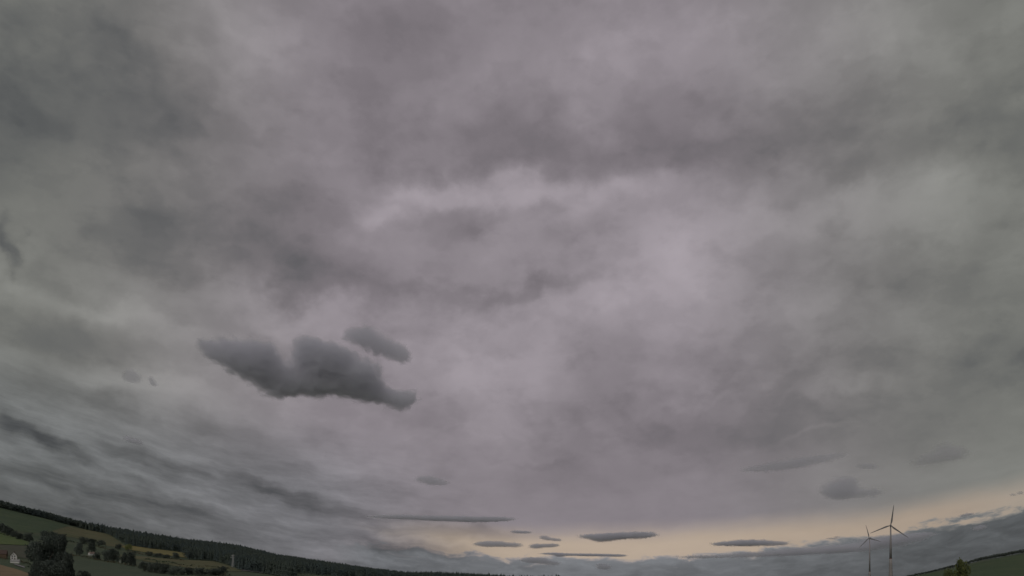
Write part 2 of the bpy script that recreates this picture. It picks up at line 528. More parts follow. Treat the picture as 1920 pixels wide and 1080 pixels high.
field('meadow', 'smooth green meadow rising to the dark forest edge', [(-120, 925), (0, 951), (80, 972), (128, 985)], [(-120, 970), (0, 990), (60, 1000), (95, 997), (128, 986)], M['meadow'])
field('field', 'olive dry grass strip below the forest edge', [(98, 996), (128, 987), (160, 993), (205, 1003), (236, 1025)], [(98, 998), (120, 1005), (160, 1012), (205, 1024), (236, 1027)], M['olive'], 0.6)
field('field', 'bright mown field beside the hedge in the lower corner', [(-60, 983), (0, 999), (40, 1012), (74, 1024)], [(-60, 1012), (0, 1021), (50, 1023), (74, 1025)], M['bright'], 0.7)
field('field', 'brown bare field behind the white farmhouse', [(-40, 1015), (0, 1022), (62, 1025), (90, 1038)], [(-40, 1036), (0, 1040), (62, 1050), (90, 1040)], M['brown'], 0.6)
field('field', 'tan ripe stubble field in the bottom corner', [(-90, 1048), (0, 1060), (30, 1068), (72, 1083)], [(-90, 1084), (72, 1084)], M['tan'], 0.7)
field('field', 'grey green crop between the trees and the hedges', [(110, 1062), (128, 1046), (200, 1055), (262, 1064), (310, 1082)], [(110, 1064), (124, 1084), (310, 1084)], M['greygreen'], 0.5)
field('field', 'yellow ripe strip under the conifer edge', [(228, 1025), (240, 1023), (300, 1031), (345, 1037), (360, 1045)], [(228, 1026), (250, 1033), (300, 1040), (345, 1046), (360, 1047)], M['yellow'], 0.8)
field('field', 'olive field reaching towards the lattice mast', [(226, 1040), (330, 1050), (400, 1053), (425, 1060), (452, 1070)], [(226, 1042), (280, 1054), (330, 1062), (400, 1071), (452, 1072)], M['olive'], 0.5)
field('field', 'green pasture on the slope under the treeline', [(1705, 1083), (1760, 1073), (1820, 1059), (1920, 1040), (2050, 1026)], [(1705, 1086), (2050, 1086)], M['right'], 0.5)
field('path', 'pale lane crossing below the forest', [(452, 1069), (494, 1074)], [(452, 1070.3), (494, 1075.4)], M['road'], 1.0, 20, 3)
field('road', 'pale farm lane below the white house', [(27, 1058), (46, 1064)], [(27, 1060), (46, 1066.3)], M['road'], 1.0, 20, 3)


# ================================================================== trees
def leaf_cloud(blobs, n, size, rng, shade_skin=0.78):
    """n small leaf-clump quads spread through ellipsoids; blobs: (cx, cy, cz, rx, ry, rz)"""
    w = np.array([b[3] * b[4] + b[3] * b[5] for b in blobs])
    idx = rng.choice(len(blobs), n, p=w / w.sum())
    B = np.array(blobs)[idx]
    d = rng.normal(size=(n, 3))
    d /= np.linalg.norm(d, axis=1, keepdims=True)
    r = (shade_skin + (1 - shade_skin) * rng.random((n, 1))) * (1 + 0.10 * rng.normal(size=(n, 1)))
    c = B[:, :3] + d * r * B[:, 3:]
    nrm = d + rng.normal(size=(n, 3)) * 0.55
    nrm /= np.linalg.norm(nrm, axis=1, keepdims=True)
    t = np.cross(nrm, rng.normal(size=(n, 3)))
    t /= np.linalg.norm(t, axis=1, keepdims=True)
    b = np.cross(nrm, t)
    s = size * (0.6 + 0.8 * rng.random((n, 1)))
    q = np.stack([c + t * s, c + b * s * 0.7, c - t * s, c - b * s * 0.7], 1).reshape(-1, 3)
    return q, [(4 * i, 4 * i + 1, 4 * i + 2, 4 * i + 3) for i in range(n)]


def trunk_mb(h, r, rng, limbs=6):
    mb = MB()

    def limb(p, d, length, r0, r1, seg=4, n=7):
        rings = []
        p, d = Vector(p), Vector(d).normalized()
        for k in range(seg + 1):
            t = k / seg
            u = d.orthogonal().normalized()
            w = d.cross(u)
            rr = r0 + (r1 - r0) * t
            rings.append([tuple(p + u * rr * math.cos(2 * math.pi * j / n) + w * rr * math.sin(2 * math.pi * j / n)) for j in range(n)])
            d = (d + Vector(rng.normal(size=3) * 0.12)).normalized()
            p = p + d * length / seg
        mb.rings(rings)
        return p
    limb((0, 0, -0.8), (0, 0, 1), h * 0.72, r, r * 0.3, 6, 9)
    for i in range(limbs):
        a = 2.4 * i + rng.random()
        z = h * (0.25 + 0.4 * i / limbs)
        limb((0, 0, z), (math.cos(a), math.sin(a), 0.9), h * 0.32, r * 0.42, r * 0.1, 4, 6)
    return mb


def broadleaf_parts(seed, h, w, n=1500, size=0.55, tall=1.0):
    rng = np.random.default_rng(seed)
    blobs = []
    for i in range(16):
        a = rng.random() * 6.283
        t = 0.22 + 0.72 * (i / 15)
        rad = w * 0.5 * min(1.0, 1.35 * math.sin(math.pi * min(1, 0.16 + 0.74 * t))) * (0.25 + 0.75 * rng.random() ** 0.6)
        br = w * (0.15 + 0.13 * rng.random())
        blobs.append((math.cos(a) * rad, math.sin(a) * rad, h * t * 0.94, br, br, br * (0.8 + 0.3 * tall)))
    blobs.append((0, 0, h * 0.55, w * 0.26, w * 0.26, h * 0.3))
    blobs.append((w * 0.08, 0, h * 0.86, w * 0.2, w * 0.2, h * 0.12))
    v, f = leaf_cloud(blobs, n, size, rng)
    v[:, 2] = np.maximum(v[:, 2], h * 0.06)
    return v, f, trunk_mb(h, h * 0.022, rng)


def spruce_geo(seed, h, w, tiers=9, n=9):
    """a conifer of ragged, drooping whorls"""
    rng = np.random.default_rng(seed)
    vs, fs = [], []
    for k in range(tiers):
        t = k / tiers
        z0 = h * (0.10 + 0.80 * t)
        zt = min(h, z0 + h * 0.23)
        r = w * 0.5 * (1 - t) ** 0.85 * (0.85 + 0.3 * rng.random()) + 0.12
        b = len(vs)
        vs.append((rng.normal() * 0.1, rng.normal() * 0.1, zt))
        ph = rng.random() * 6.28
        for j in range(2 * n):
            a = ph + math.pi * j / n
            rr = r * (1.0 + 0.18 * rng.normal() if j % 2 else 0.55)
            vs.append((rr * math.cos(a), rr * math.sin(a), z0 - (0.035 * h * rng.random() if j % 2 else -0.03 * h)))
        for j in range(2 * n):
            fs.append((b, b + 1 + j, b + 1 + (j + 1) % (2 * n)))
    return np.array(vs), fs


BROAD = [broadleaf_parts(20 + i, 10.0, (9.5, 8.0, 7.0, 10.5)[i], 1700, 0.42, (1.0, 1.2, 1.4, 0.9)[i]) for i in range(4)] + [broadleaf_parts(41, 10.0, 4.6, 7000, 0.15, 1.0), broadleaf_parts(42, 10.0, 4.2, 6000, 0.15, 1.2)]
mesh_cache = {}


def shared(key, verts, faces, m, name):
    if key not in mesh_cache:
        me = bpy.data.meshes.new(name)
        me.from_pydata(verts.tolist() if isinstance(verts, np.ndarray) else verts, [], faces)
        me.materials.append(m)
        mesh_cache[key] = me
    o = bpy.data.objects.new(name, mesh_cache[key])
    C.objects.link(o)
    return o


def broadleaf(loc, h, w, label, variant=0, pale=False, group=None, cat='tree', name='broadleaf_tree'):
    v, f, tr = BROAD[variant]
    root = empty(name, loc, random.random() * 6.28)
    base_w = (9.5, 8.0, 7.0, 10.5, 4.6, 4.2)[variant]
    root.scale = (w / base_w, w / base_w, h / 10.0)
    c = shared(('crown', variant, pale), v, f, M['leaf_light' if pale else 'leaf'], 'crown')
    c.parent = root
    t = shared(('trunk', variant), tr.v, tr.f, M['bark'], 'trunk')
    t.parent = root
    tag(root, label, cat, group)
    return root


def tree_px(px, base_py, top_py, wpx, label, variant=0, pale=False, group=None, Y=None, name='broadleaf_tree'):
    loc = at(px, base_py) if Y is None else stand(px, Y)
    D = loc[1]
    top = (HORIZON - top_py) / FPX * D
    return broadleaf((loc[0], loc[1], loc[2] - 0.2), max(top - loc[2], 1.5), wpx / FPX * D, label, variant, pale, group, name=name)


# the big dark clump standing in front of the hill
tree_px(84, 0, 998, 54, 'tallest dark broadleaf tree of the clump beside the white farmhouse', 4, Y=300)
tree_px(109, 0, 1001, 46, 'dark broadleaf tree beside the tallest one on the field side', 5, Y=330)
tree_px(73, 0, 1024, 34, 'lower dark tree on the farmhouse side of the tall clump', 5, Y=280)
tree_px(120, 0, 1032, 36, 'low dark tree on the field side of the tall clump', 4, Y=290)
tree_px(97, 0, 1046, 60, 'broad dark tree in front of the tall clump at the frame edge', 4, Y=260)
tree_px(152, 0, 1067, 34, 'dark bush top poking up at the frame edge beside the crop', 5, Y=300)
# hedge line above the bright field
H1 = 'trees in the hedge above the bright field'
tree_px(4, 999, 981, 15, 'dark hedge tree at the very edge above the bright field', 0, group=H1)
tree_px(12, 1001, 985, 13, 'hedge tree second from the edge above the bright field', 1, group=H1)
tree_px(19, 1004, 991, 11, 'slim hedge tree third along above the bright field', 2, group=H1)
tree_px(28, 1008, 996, 13, 'low hedge bush above the middle of the bright field', 3, group=H1)
tree_px(38, 1012, 1000, 13, 'brownish hedge bush near the lower end of the bright field', 0, group=H1)
tree_px(53, 1015, 999, 15, 'round dark hedge tree closing the bright field', 1, group=H1)
# row on the ridge-side meadow behind the clump
H2 = 'trees along the meadow behind the tall clump'
tree_px(85, 1006, 995, 15, 'small tree on the meadow right behind the tallest dark tree', 3, group=H2)
tree_px(101, 1010, 997, 14, 'small dark tree on the olive strip behind the clump', 0, group=H2)
tree_px(117, 1014, 1001, 14, 'round tree where the meadow meets the olive strip', 1, group=H2)
# hamlet trees in the middle
H3 = 'trees round the small white cottage'
tree_px(148, 1042, 1017, 13, 'tall tree on the clump side of the small white cottage', 2, group=H3)
tree_px(157, 1020, 1007, 15, 'bush above the small white cottage on the olive strip', 3, group=H3)
tree_px(173, 1020, 1010, 16, 'low wide bush above the roof of the small white cottage', 0, group=H3)
tree_px(171, 1036, 1017, 15, 'brownish round tree right above the small white cottage', 0, group=H3)
tree_px(190, 1024, 1013, 13, 'bush at the end of the olive strip by the forest corner', 3, group=H3)
tree_px(181, 1050, 1036, 12, 'small bush below the small white cottage by the crop', 3, group=H3)
tree_px(203, 1052, 1030, 20, 'broad tree between the cottage and the white post', 1, group=H3)
tree_px(214, 1054, 1029, 17, 'dark tree just before the white post', 0, group=H3)
tree_px(233, 1058, 1036, 13, 'slim tree just past the white post', 2, group=H3)
tree_px(246, 1062, 1034, 17, 'tall dark tree at the far corner of the grey green crop', 1, group=H3)
tree_px(222, 1030, 1020, 11, 'small bush at the foot of the forest corner', 3, group=H3)
tree_px(241, 1032, 1021, 12, 'reddish bush at the start of the yellow strip', 3, True, group=H3)
# hedges and trees further along the slope
H4 = 'trees and bushes on the lower slope under the conifers'
tree_px(272, 1072, 1053, 20, 'dark tree on the lower slope beyond the crop', 0, group=H4)
tree_px(290, 1074, 1055, 24, 'wide dark tree on the lower slope, second beyond the crop', 3, group=H4)
tree_px(309, 1076, 1056, 19, 'round dark tree on the lower slope, third beyond the crop', 1, group=H4)
tree_px(329, 1048, 1036, 14, 'round tree standing alone on the yellow strip', 0, group=H4)
tree_px(331, 1078, 1063, 27, 'wide bush at the lower slope near the frame bottom', 3, group=H4)
tree_px(352, 1078, 1064, 22, 'bush next along the lower slope under the olive field', 0, group=H4)
tree_px(374, 1079, 1064, 20, 'round bush below the middle of the olive field', 1, group=H4)
tree_px(398, 1079, 1066, 26, 'broad low bush near the foot of the lattice mast', 3, group=H4)
tree_px(417, 1079, 1062, 18, 'dark tree just before the lattice mast', 0, group=H4)
tree_px(280, 1042, 1034, 12, 'small bush in the hedge under the yellow strip', 3, group=H4)
tree_px(296, 1045, 1037, 14, 'low bush second along under the yellow strip', 0, group=H4)
tree_px(312, 1047, 1040, 12, 'low bush third along under the yellow strip', 3, group=H4)
# right-hand rise
tree_px(1804, 0, 1049, 24, 'pale yellow green young tree in front of the pasture rise', 0, True, Y=640, name='young_tree')
tree_px(1782, 0, 1068, 22, 'pale green bush beside the young tree at the frame bottom', 3, True, Y=660)


# ------------------------------------------------------------------ scrub along hedge banks and field margins
def undergrowth():
    rng = np.random.default_rng(23)
    lines = [[(-20, 996), (30, 1008), (62, 1019)], [(76, 1001), (130, 1015), (205, 1030)], [(132, 1041), (200, 1053), (262, 1064), (340, 1076), (430, 1079)],
             [(236, 1034), (300, 1045), (345, 1051)], [(270, 1049), (350, 1061), (432, 1066)], [(36, 1052), (64, 1062)], [(0, 1046), (12, 1050)], [(48, 1060), (70, 1071)],
             [(172, 1022), (215, 1034)], [(180, 1040), (232, 1046)]]
    allv, allf, base = [], [], 0
    for ln in lines:
        ln = np.array(ln, float)
        px = ln[0, 0]
        while px < ln[-1, 0]:
            px += 1.2 + 4.5 * rng.random() ** 2
            x, y_, z = at(px, np.interp(px, ln[:, 0], ln[:, 1]) + rng.normal() * 0.8)
            h = 1.2 + 3.0 * rng.random() ** 1.5
            w = h * (0.9 + 0.9 * rng.random())
            bl = [(rng.normal() * w * 0.28, rng.normal() * w * 0.28, h * (0.25 + 0.4 * rng.random()), w * 0.26, w * 0.26, h * 0.26) for _ in range(5)]
            v, f = leaf_cloud(bl, 90, 0.3, rng, 0.5)
            allv.append(v + np.array([x, y_, z]))
            allf += [tuple(i + base for i in q) for q in f]
            base += len(v)
    tag(link('undergrowth', np.concatenate(allv), allf, M['scrub']), 'olive brown scrub along the hedge banks and field margins', 'undergrowth', kind='stuff')


undergrowth()


# ------------------------------------------------------------------ forest mass
def scatter_forest():
    T = np.array([(-260, 912), (0, 935), (80, 955), (160, 977), (220, 988), (300, 1001), (350, 1009), (400, 1014), (450, 1021), (480, 1028), (520, 1038), (550, 1040),
                  (600, 1049), (640, 1056), (700, 1064), (740, 1069), (800, 1070), (870, 1072), (930, 1076), (985, 1080), (1060, 1087)], float)
    Bt = np.array([(-260, 925), (0, 953), (80, 971), (130, 985), (200, 1000), (216, 1008), (240, 1023), (280, 1029), (345, 1036), (352, 1049), (400, 1052), (430, 1060), (450, 1069),
                   (500, 1076), (560, 1088), (1060, 1100)], float)
    spr = [spruce_geo(70 + i, 1.0, 1.0, 6, 5) for i in range(5)]
    dec = []
    for i in range(4):
        rng = np.random.default_rng(90 + i)
        bl = [(rng.normal() * 0.16, rng.normal() * 0.16, 0.5 + 0.34 * rng.random(), 0.24, 0.24, 0.2) for _ in range(6)] + [(0, 0, 0.4, 0.36, 0.36, 0.36)]
        dec.append(leaf_cloud(bl, 90, 0.10, rng))
    allv, allf, base = [], [], 0
    sky = []
    rng = np.random.default_rng(5)
    px = -250.0
    count = 0
    while px < 1050:
        yb = np.interp(px, Bt[:, 0], Bt[:, 1])
        yt = np.interp(px, T[:, 0], T[:, 1])
        yridge = float(np.interp(px, [-300, 300, 1000], [2200, 2300, 2600]))
        near = at(px, yb, 900)[1] if yb < 1086 else 1500.0 + 300 * rng.random()
        Y = min(near, yridge - 30)
        Y += rng.random() * 6
        while Y < yridge + 130:
            p = px + rng.normal() * 1.6
            x, y_, z = stand(p, Y)
            crest = (HORIZON - yt) / FPX * Y                 # the wood's top line at this distance
            conif = rng.random() < (0.72 if p > 150 else 0.08) * (0.25 if p > 730 else 1.0)
            h = (19 + 5 * rng.random()) if conif else (14 + 5 * rng.random())
            h = min(h, max(crest - z, 6.0) * (1.02 if conif else 0.95) + (rng.random() ** 2 * 7.5 - 2.4)) if Y > yridge - 500 else h
            w = h * (0.26 + 0.08 * rng.random()) if conif else h * (0.62 + 0.2 * rng.random())
            g = spr[rng.integers(5)] if conif else dec[rng.integers(4)]
            a = rng.random() * 6.28
            v = g[0] * np.array([w * (1 if conif else 1.25), w * (1 if conif else 1.25), h])
            v = np.stack([v[:, 0] * math.cos(a) - v[:, 1] * math.sin(a) + x, v[:, 0] * math.sin(a) + v[:, 1] * math.cos(a) + y_, v[:, 2] + z - 0.5], 1)
            if not (conif and abs(Y - yridge) < 40 and 170 < p < 740 and len(sky) < 90 and rng.random() < 0.5):
                allv.append(v)
                allf += [tuple(i + base for i in f) for f in g[1]]
                base += len(v)
                count += 1
            else:
                sky.append((x, y_, z, h, w, a))
            Y += (8 + 10 * rng.random()) * (1.7 if Y > yridge + 60 else 1.0) * (1.0 if Y > yridge - 300 else 1.7)
        px += 3.0 + 1.5 * rng.random()
    V = np.concatenate(allv)
    tag(link('forest', V, allf, M['forest']), 'dark mixed forest covering the crest of the hill', 'forest', kind='stuff')
    return sky, count


SKYLINE, n_forest = scatter_forest()
SPR = [spruce_geo(170 + i, 1.0, 1.0, 9, 6) for i in range(3)]
for i, (x, y_, z, h, w, a) in enumerate(SKYLINE):
    root = empty('spruce_tree', (x, y_, z - 0.4), a)
    root.scale = (w, w, h + 1.5 * random.random())
    g = SPR[i % 3]
    c = shared(('spruce', i % 3), g[0], g[1], M['needle'], 'crown')
    c.parent = root
    tm = MB().lathe([(0.045, -0.02), (0.03, 0.5), (0.008, 0.95)], 6)
    t = shared('spruce_trunk', tm.v, tm.f, M['bark'], 'trunk')
    t.parent = root
    tag(root, 'pointed dark spruce standing up along the forest skyline', 'spruce', 'spruces on the forest skyline')


def treeline():
    """dark strip of bushes and small trees along the crest of the right-hand rise"""
    rng = np.random.default_rng(11)
    allv, allf, base = [], [], 0
    for px in np.arange(1640, 2080, 1.25):
        for row in range(2):
            Y = 1400 + row * 25 + rng.normal() * 8
            x, y_, z = stand(px + rng.normal() * 0.6, Y)
            gy = np.interp(px, RISE[:, 0], RISE[:, 1])
            h = float(np.interp(px, [1650, 1745, 1800, 1850, 1920, 2080], [3.5, 3.2, 4.2, 6.2, 7.0, 8])) * (0.7 + 0.5 * rng.random())
            w = h * (0.8 + 0.4 * rng.random())
            bl = [(rng.normal() * w * 0.2, rng.normal() * w * 0.2, h * (0.35 + 0.4 * rng.random()), w * 0.3, w * 0.3, h * 0.24) for _ in range(5)]
            v, f = leaf_cloud(bl, 110, 0.42, rng, 0.35)
            v = v + np.array([x, y_, z - 0.3])
            allv.append(v)
            allf += [tuple(i + base for i in q) for q in f]
            base += len(v)
    tag(link('treeline', np.concatenate(allv), allf, M['leaf']), 'dark line of bushes along the crest of the pasture rise', 'treeline', kind='stuff')


treeline()


# ================================================================== buildings
def gable_house(name, loc, rz, label, length, width, eave, ridge, wall_m, roof_m, windows=(), door=None, chimney=None, cat='house', over=0.4):
    """gable end faces -Y (towards the camera at rz = 0); the ridge runs along +Y; windows on the gable: (x, z, w, h)"""
    root = empty(name, loc, rz)
    w2 = width / 2
    wl = MB()
    wl.add([(-w2, 0, -2.5), (w2, 0, -2.5), (w2, 0, eave), (0, 0, ridge), (-w2, 0, eave), (-w2, length, -2.5), (w2, length, -2.5), (w2, length, eave), (0, length, ridge), (-w2, length, eave)],
           [(0, 1, 2, 3, 4), (9, 8, 7, 6, 5), (0, 5, 6, 1), (1, 6, 7, 2), (0, 4, 9, 5), (2, 7, 8, 3), (3, 8, 9, 4)])
    wl.build('wall', wall_m, root)
    sl = (ridge - eave) / w2
    rf = MB()
    for s in (-1, 1):
        xo = s * (w2 + over)
        zo = eave - sl * over
        rf.add([(0, -over, ridge + 0.05), (xo, -over, zo + 0.05), (xo, length + over, zo + 0.05), (0, length + over, ridge + 0.05),
                (0, -over, ridge + 0.33), (xo, -over, zo + 0.27), (xo, length + over, zo + 0.27), (0, length + over, ridge + 0.33)],
               [(0, 1, 2, 3), (7, 6, 5, 4), (0, 4, 5, 1), (1, 5, 6, 2), (2, 6, 7, 3)])
    roof = rf.build('roof', roof_m, root)
    if chimney:
        x, y, t = chimney
        ch = MB().box(x - 0.4, x + 0.4, y - 0.4, y + 0.4, ridge - 1.5, ridge + t)
        ch.box(x - 0.5, x + 0.5, y - 0.5, y + 0.5, ridge + t, ridge + t + 0.18)
        ch.build('chimney', M['rooftile'], roof)
    for (x, z, ww, hh) in windows:
        f = MB()
        f.box(x - ww / 2 - 0.1, x + ww / 2 + 0.1, -0.08, 0.04, z - 0.1, z).box(x - ww / 2 - 0.1, x + ww / 2 + 0.1, -0.08, 0.04, z + hh, z + hh + 0.1)
        f.box(x - ww / 2 - 0.1, x - ww / 2, -0.08, 0.04, z, z + hh).box(x + ww / 2, x + ww / 2 + 0.1, -0.08, 0.04, z, z + hh).box(x - 0.04, x + 0.04, -0.07, 0.04, z, z + hh)
        wf = f.build('window', M['frame'], root)
        MB().box(x - ww / 2, x + ww / 2, -0.03, 0.05, z, z + hh).build('pane', M['glass'], wf)
    if door:
        x, ww, hh = door
        d = MB().box(x - ww / 2, x + ww / 2, -0.07, 0.05, -0.3, hh).build('door', M['door'], root)
        MB().box(x + ww / 2 - 0.25, x + ww / 2 - 0.12, -0.13, -0.07, hh * 0.45, hh * 0.5).build('handle', M['steel'], d)
    return tag(root, label, cat)


h0 = at(25.5, 1049)
gable_house('farmhouse', (h0[0], h0[1], h0[2]), R(27), 'white gabled farmhouse with dark windows at the foot of the hill', 13, 7.0, 4.8, 9.2, M['plaster'], M['rooftile'],
            windows=[(-1.5, 3.3, 1.3, 1.6), (1.2, 3.3, 1.3, 1.6), (-1.5, 0.7, 1.3, 1.6), (0, 6.0, 0.9, 1.0)], door=(1.3, 1.1, 2.1), chimney=(0.9, 6.0, 1.0))
h1 = at(32, 1056)
gable_house('annexe', (h1[0] + 2.5, h1[1] + 1, h1[2]), R(105), 'low white annexe in front of the gabled farmhouse', 9.5, 5.0, 2.3, 4.2, M['plaster'], M['greywall'],
            windows=[(-1.1, 0.8, 1.0, 1.1), (1.1, 0.8, 1.0, 1.1)], cat='annexe')
h2 = stand(13, h0[1] + 6)
gable_house('barn', h2, R(112), 'long brown barn with red tiled roof beside the white farmhouse', 26, 11, 5.5, 10.5, M['brownwall'], M['rooftile'], door=(0, 3.2, 3.6), cat='barn')
h3 = at(167, 1041)
gable_house('cottage', h3, R(-38), 'small white cottage with faded pink roof among the hillside trees', 8, 6.5, 2.6, 5.0, M['plaster'], M['pinkroof'], windows=[(-1.5, 0.9, 1.0, 1.2), (1.5, 0.9, 1.0, 1.2)], chimney=(0.4, 4, 0.8), cat='cottage')


def white_post(px, top, base, label):
    x, y_, z = at(px, base)
    h = (base - top) / FPX * y_
    root = empty('marker_post', (x, y_, z))
    MB().lathe([(0.42, -0.5), (0.42, 0.0), (0.30, 0.25), (0.26, h - 0.4), (0.30, h - 0.25), (0.12, h)], 12).build('post', M['post'], root)
    MB().lathe([(0.33, h * 0.62), (0.33, h * 0.70)], 12).build('band', M['steel'], root)
    tag(root, label, 'post')


white_post(225, 1047, 1055.5, 'white post standing between two trees above the crop')
white_post(287, 1064, 1069.5, 'short white post among the bushes on the lower slope')


def lattice_mast(px, base, top, label):
    x, y_, z = at(px, base)
    h = (base - top) / FPX * y_
    root = empty('lattice_mast', (x, y_, z))
    wb, wt = 1.9, 0.35

    def corner(i, t):
        w = wb + (wt - wb) * t
        return ((-w, -w), (w, -w), (w, w), (-w, w))[i % 4] + (h * t,)
    for i in range(4):
        MB().bar(corner(i, -0.03), corner(i, 1.0), 0.34).build('leg', M['steel'], root)
    br = MB()
    n = 7
    for k in range(n):
        t0, t1 = k / n, (k + 1) / n
        for i in range(4):
            br.bar(corner(i, t0), corner(i + 1, t1), 0.2).bar(corner(i + 1, t0), corner(i, t1), 0.2).bar(corner(i, t1), corner(i + 1, t1), 0.2)
    br.build('bracing', M['steel'], root)
    for t, l in ((0.78, 4.6), (0.93, 3.4)):
        arm = MB()
        for s in (-1, 1):
            arm.bar((0, 0, h * t + 0.5), (s * l, 0, h * t), 0.3).bar((0, 0, h * t - 0.5), (s * l, 0, h * t), 0.22)
        arm.build('crossarm', M['steel'], root)
    tag(root, label, 'mast')


lattice_mast(437, 1064, 1040, 'grey lattice mast in front of the dark forest slope')


# ================================================================== wind turbines
def wind_turbine(px, hub_py, Y, blade_px, yaw, phase, label, joint_py, dia_top, dia_low):
    x, y_, z = stand(px, Y, 0.3)
    k = Y / FPX
    hub_z = (HORIZON - hub_py) * k - z
    L = blade_px * k
    zj = (HORIZON - joint_py) * k - z
    root = empty('wind_turbine', (x, y_, z))
    rt, rl = dia_top / 2, dia_low / 2
    MB().lathe([(rl * 1.9, -0.5), (rl * 1.9, 0.6), (rl * 1.3, 1.2)], 32).build('foundation', M['concrete'], root)
    rj = rl * 0.72
    lo = MB().lathe([(rl * 1.12, 0.9), (rl * 1.0, zj * 0.35), (rl * 0.84, zj * 0.75), (rj, zj)], 32).build('lower_tower', M['concrete'], root, True)
    MB().box(-0.6, 0.6, -rl * 1.1 - 0.25, -rl * 0.9, 1.2, 3.8).build('door', M['steel'], lo)
    MB().lathe([(rj + 0.22, zj), (rj + 0.22, zj + 1.4)], 32).build('flange_ring', M['flange'], root)
    MB().lathe([(rj * 0.95, zj + 1.4), (rj * 0.72, zj + (hub_z - zj) * 0.5), (rt, hub_z - 1.6)], 32).build('upper_tower', M['tower'], root, True)
    head = Matrix.Translation((0, 0, hub_z)) @ Matrix.Rotation(yaw, 4, 'Z')
    s = L / 47.0
    # nacelle: rounded box, nose towards -Y
    rings = []
    for yy, w, hh in ((-2.6, 1.3, 1.3), (-2.2, 1.8, 1.75), (0, 2.1, 2.0), (5, 2.0, 1.95), (8.0, 1.7, 1.6), (8.6, 1.1, 1.1)):
        rings.append([(s * w * math.copysign(abs(math.cos(a)) ** 0.55, math.cos(a)), s * yy, s * hh * math.copysign(abs(math.sin(a)) ** 0.55, math.sin(a))) for a in [2 * math.pi * (j + 0.5) / 20 for j in range(20)]])
    nb = MB().rings(rings)
    nb.v = [tuple(head @ Vector(p)) for p in nb.v]
    nac = nb.build('nacelle', M['tower'], root, True)
    vb = MB().box(-0.5 * s, 0.5 * s, 6.2 * s, 7.2 * s, 1.75 * s, 2.9 * s)
    vb.v = [tuple(head @ Vector(p)) for p in vb.v]
    vb.build('vent', M['steel'], nac)
    hb = MB()
    hb.rings([[(s * r * math.cos(2 * math.pi * j / 20), s * yy, s * r * math.sin(2 * math.pi * j / 20)) for j in range(20)] for yy, r in ((-2.6, 1.6), (-3.4, 2.0), (-4.6, 1.9), (-5.6, 1.35), (-6.3, 0.6), (-6.5, 0.1))])
    hb.v = [tuple(head @ Vector(p)) for p in hb.v]
    hub = hb.build('hub', M['tower'], root, True)
    for b in range(3):
        th = phase + b * 2 * math.pi / 3
        rings = []
        for t, ch, th_, tw in ((0.02, 1.9, 1.9, 0), (0.06, 2.0, 1.8, 0), (0.14, 3.3, 1.25, 16), (0.22, 3.9, 0.95, 12), (0.4, 3.1, 0.65, 7), (0.6, 2.4, 0.45, 4), (0.8, 1.75, 0.3, 2), (0.94, 1.15, 0.2, 0), (0.99, 0.6, 0.12, 0), (1.0, 0.12, 0.05, 0)):
            ring = []
            for j in range(14):
                a = 2 * math.pi * j / 14
                cx_, cy_ = ch * (0.5 * math.cos(a) + (0.0 if t < 0.1 else 0.2)), th_ * 0.5 * math.sin(a)
                c_, s_ = math.cos(R(tw)), math.sin(R(tw))
                ring.append((s * (cx_ * c_ - cy_ * s_), s * (-4.2 - 2.4 * t * t) + s * (cx_ * s_ + cy_ * c_), L * t))
            rings.append(ring)
        bl = MB().rings(rings)
        rot = head @ Matrix.Rotation(th, 4, 'Y')
        bl.v = [tuple(rot @ Vector(p)) for p in bl.v]
        bl.build('blade', M['blade'], root, True)
    return tag(root, label, 'wind turbine', 'wind turbines on the plain')


wind_turbine(1670.0, 985.2, 2080, 38.5, R(-24), R(8), 'larger nearer wind turbine with one blade pointing almost straight up', 1047.5, 2.9, 8.4)
wind_turbine(1630.6, 1008.9, 3160, 25.2, R(-50), R(-13), 'smaller farther wind turbine beside the larger one', 1072, 3.0, 8.6)


# ================================================================== clouds hanging below the deck
CLOUD_TAU = 0.72


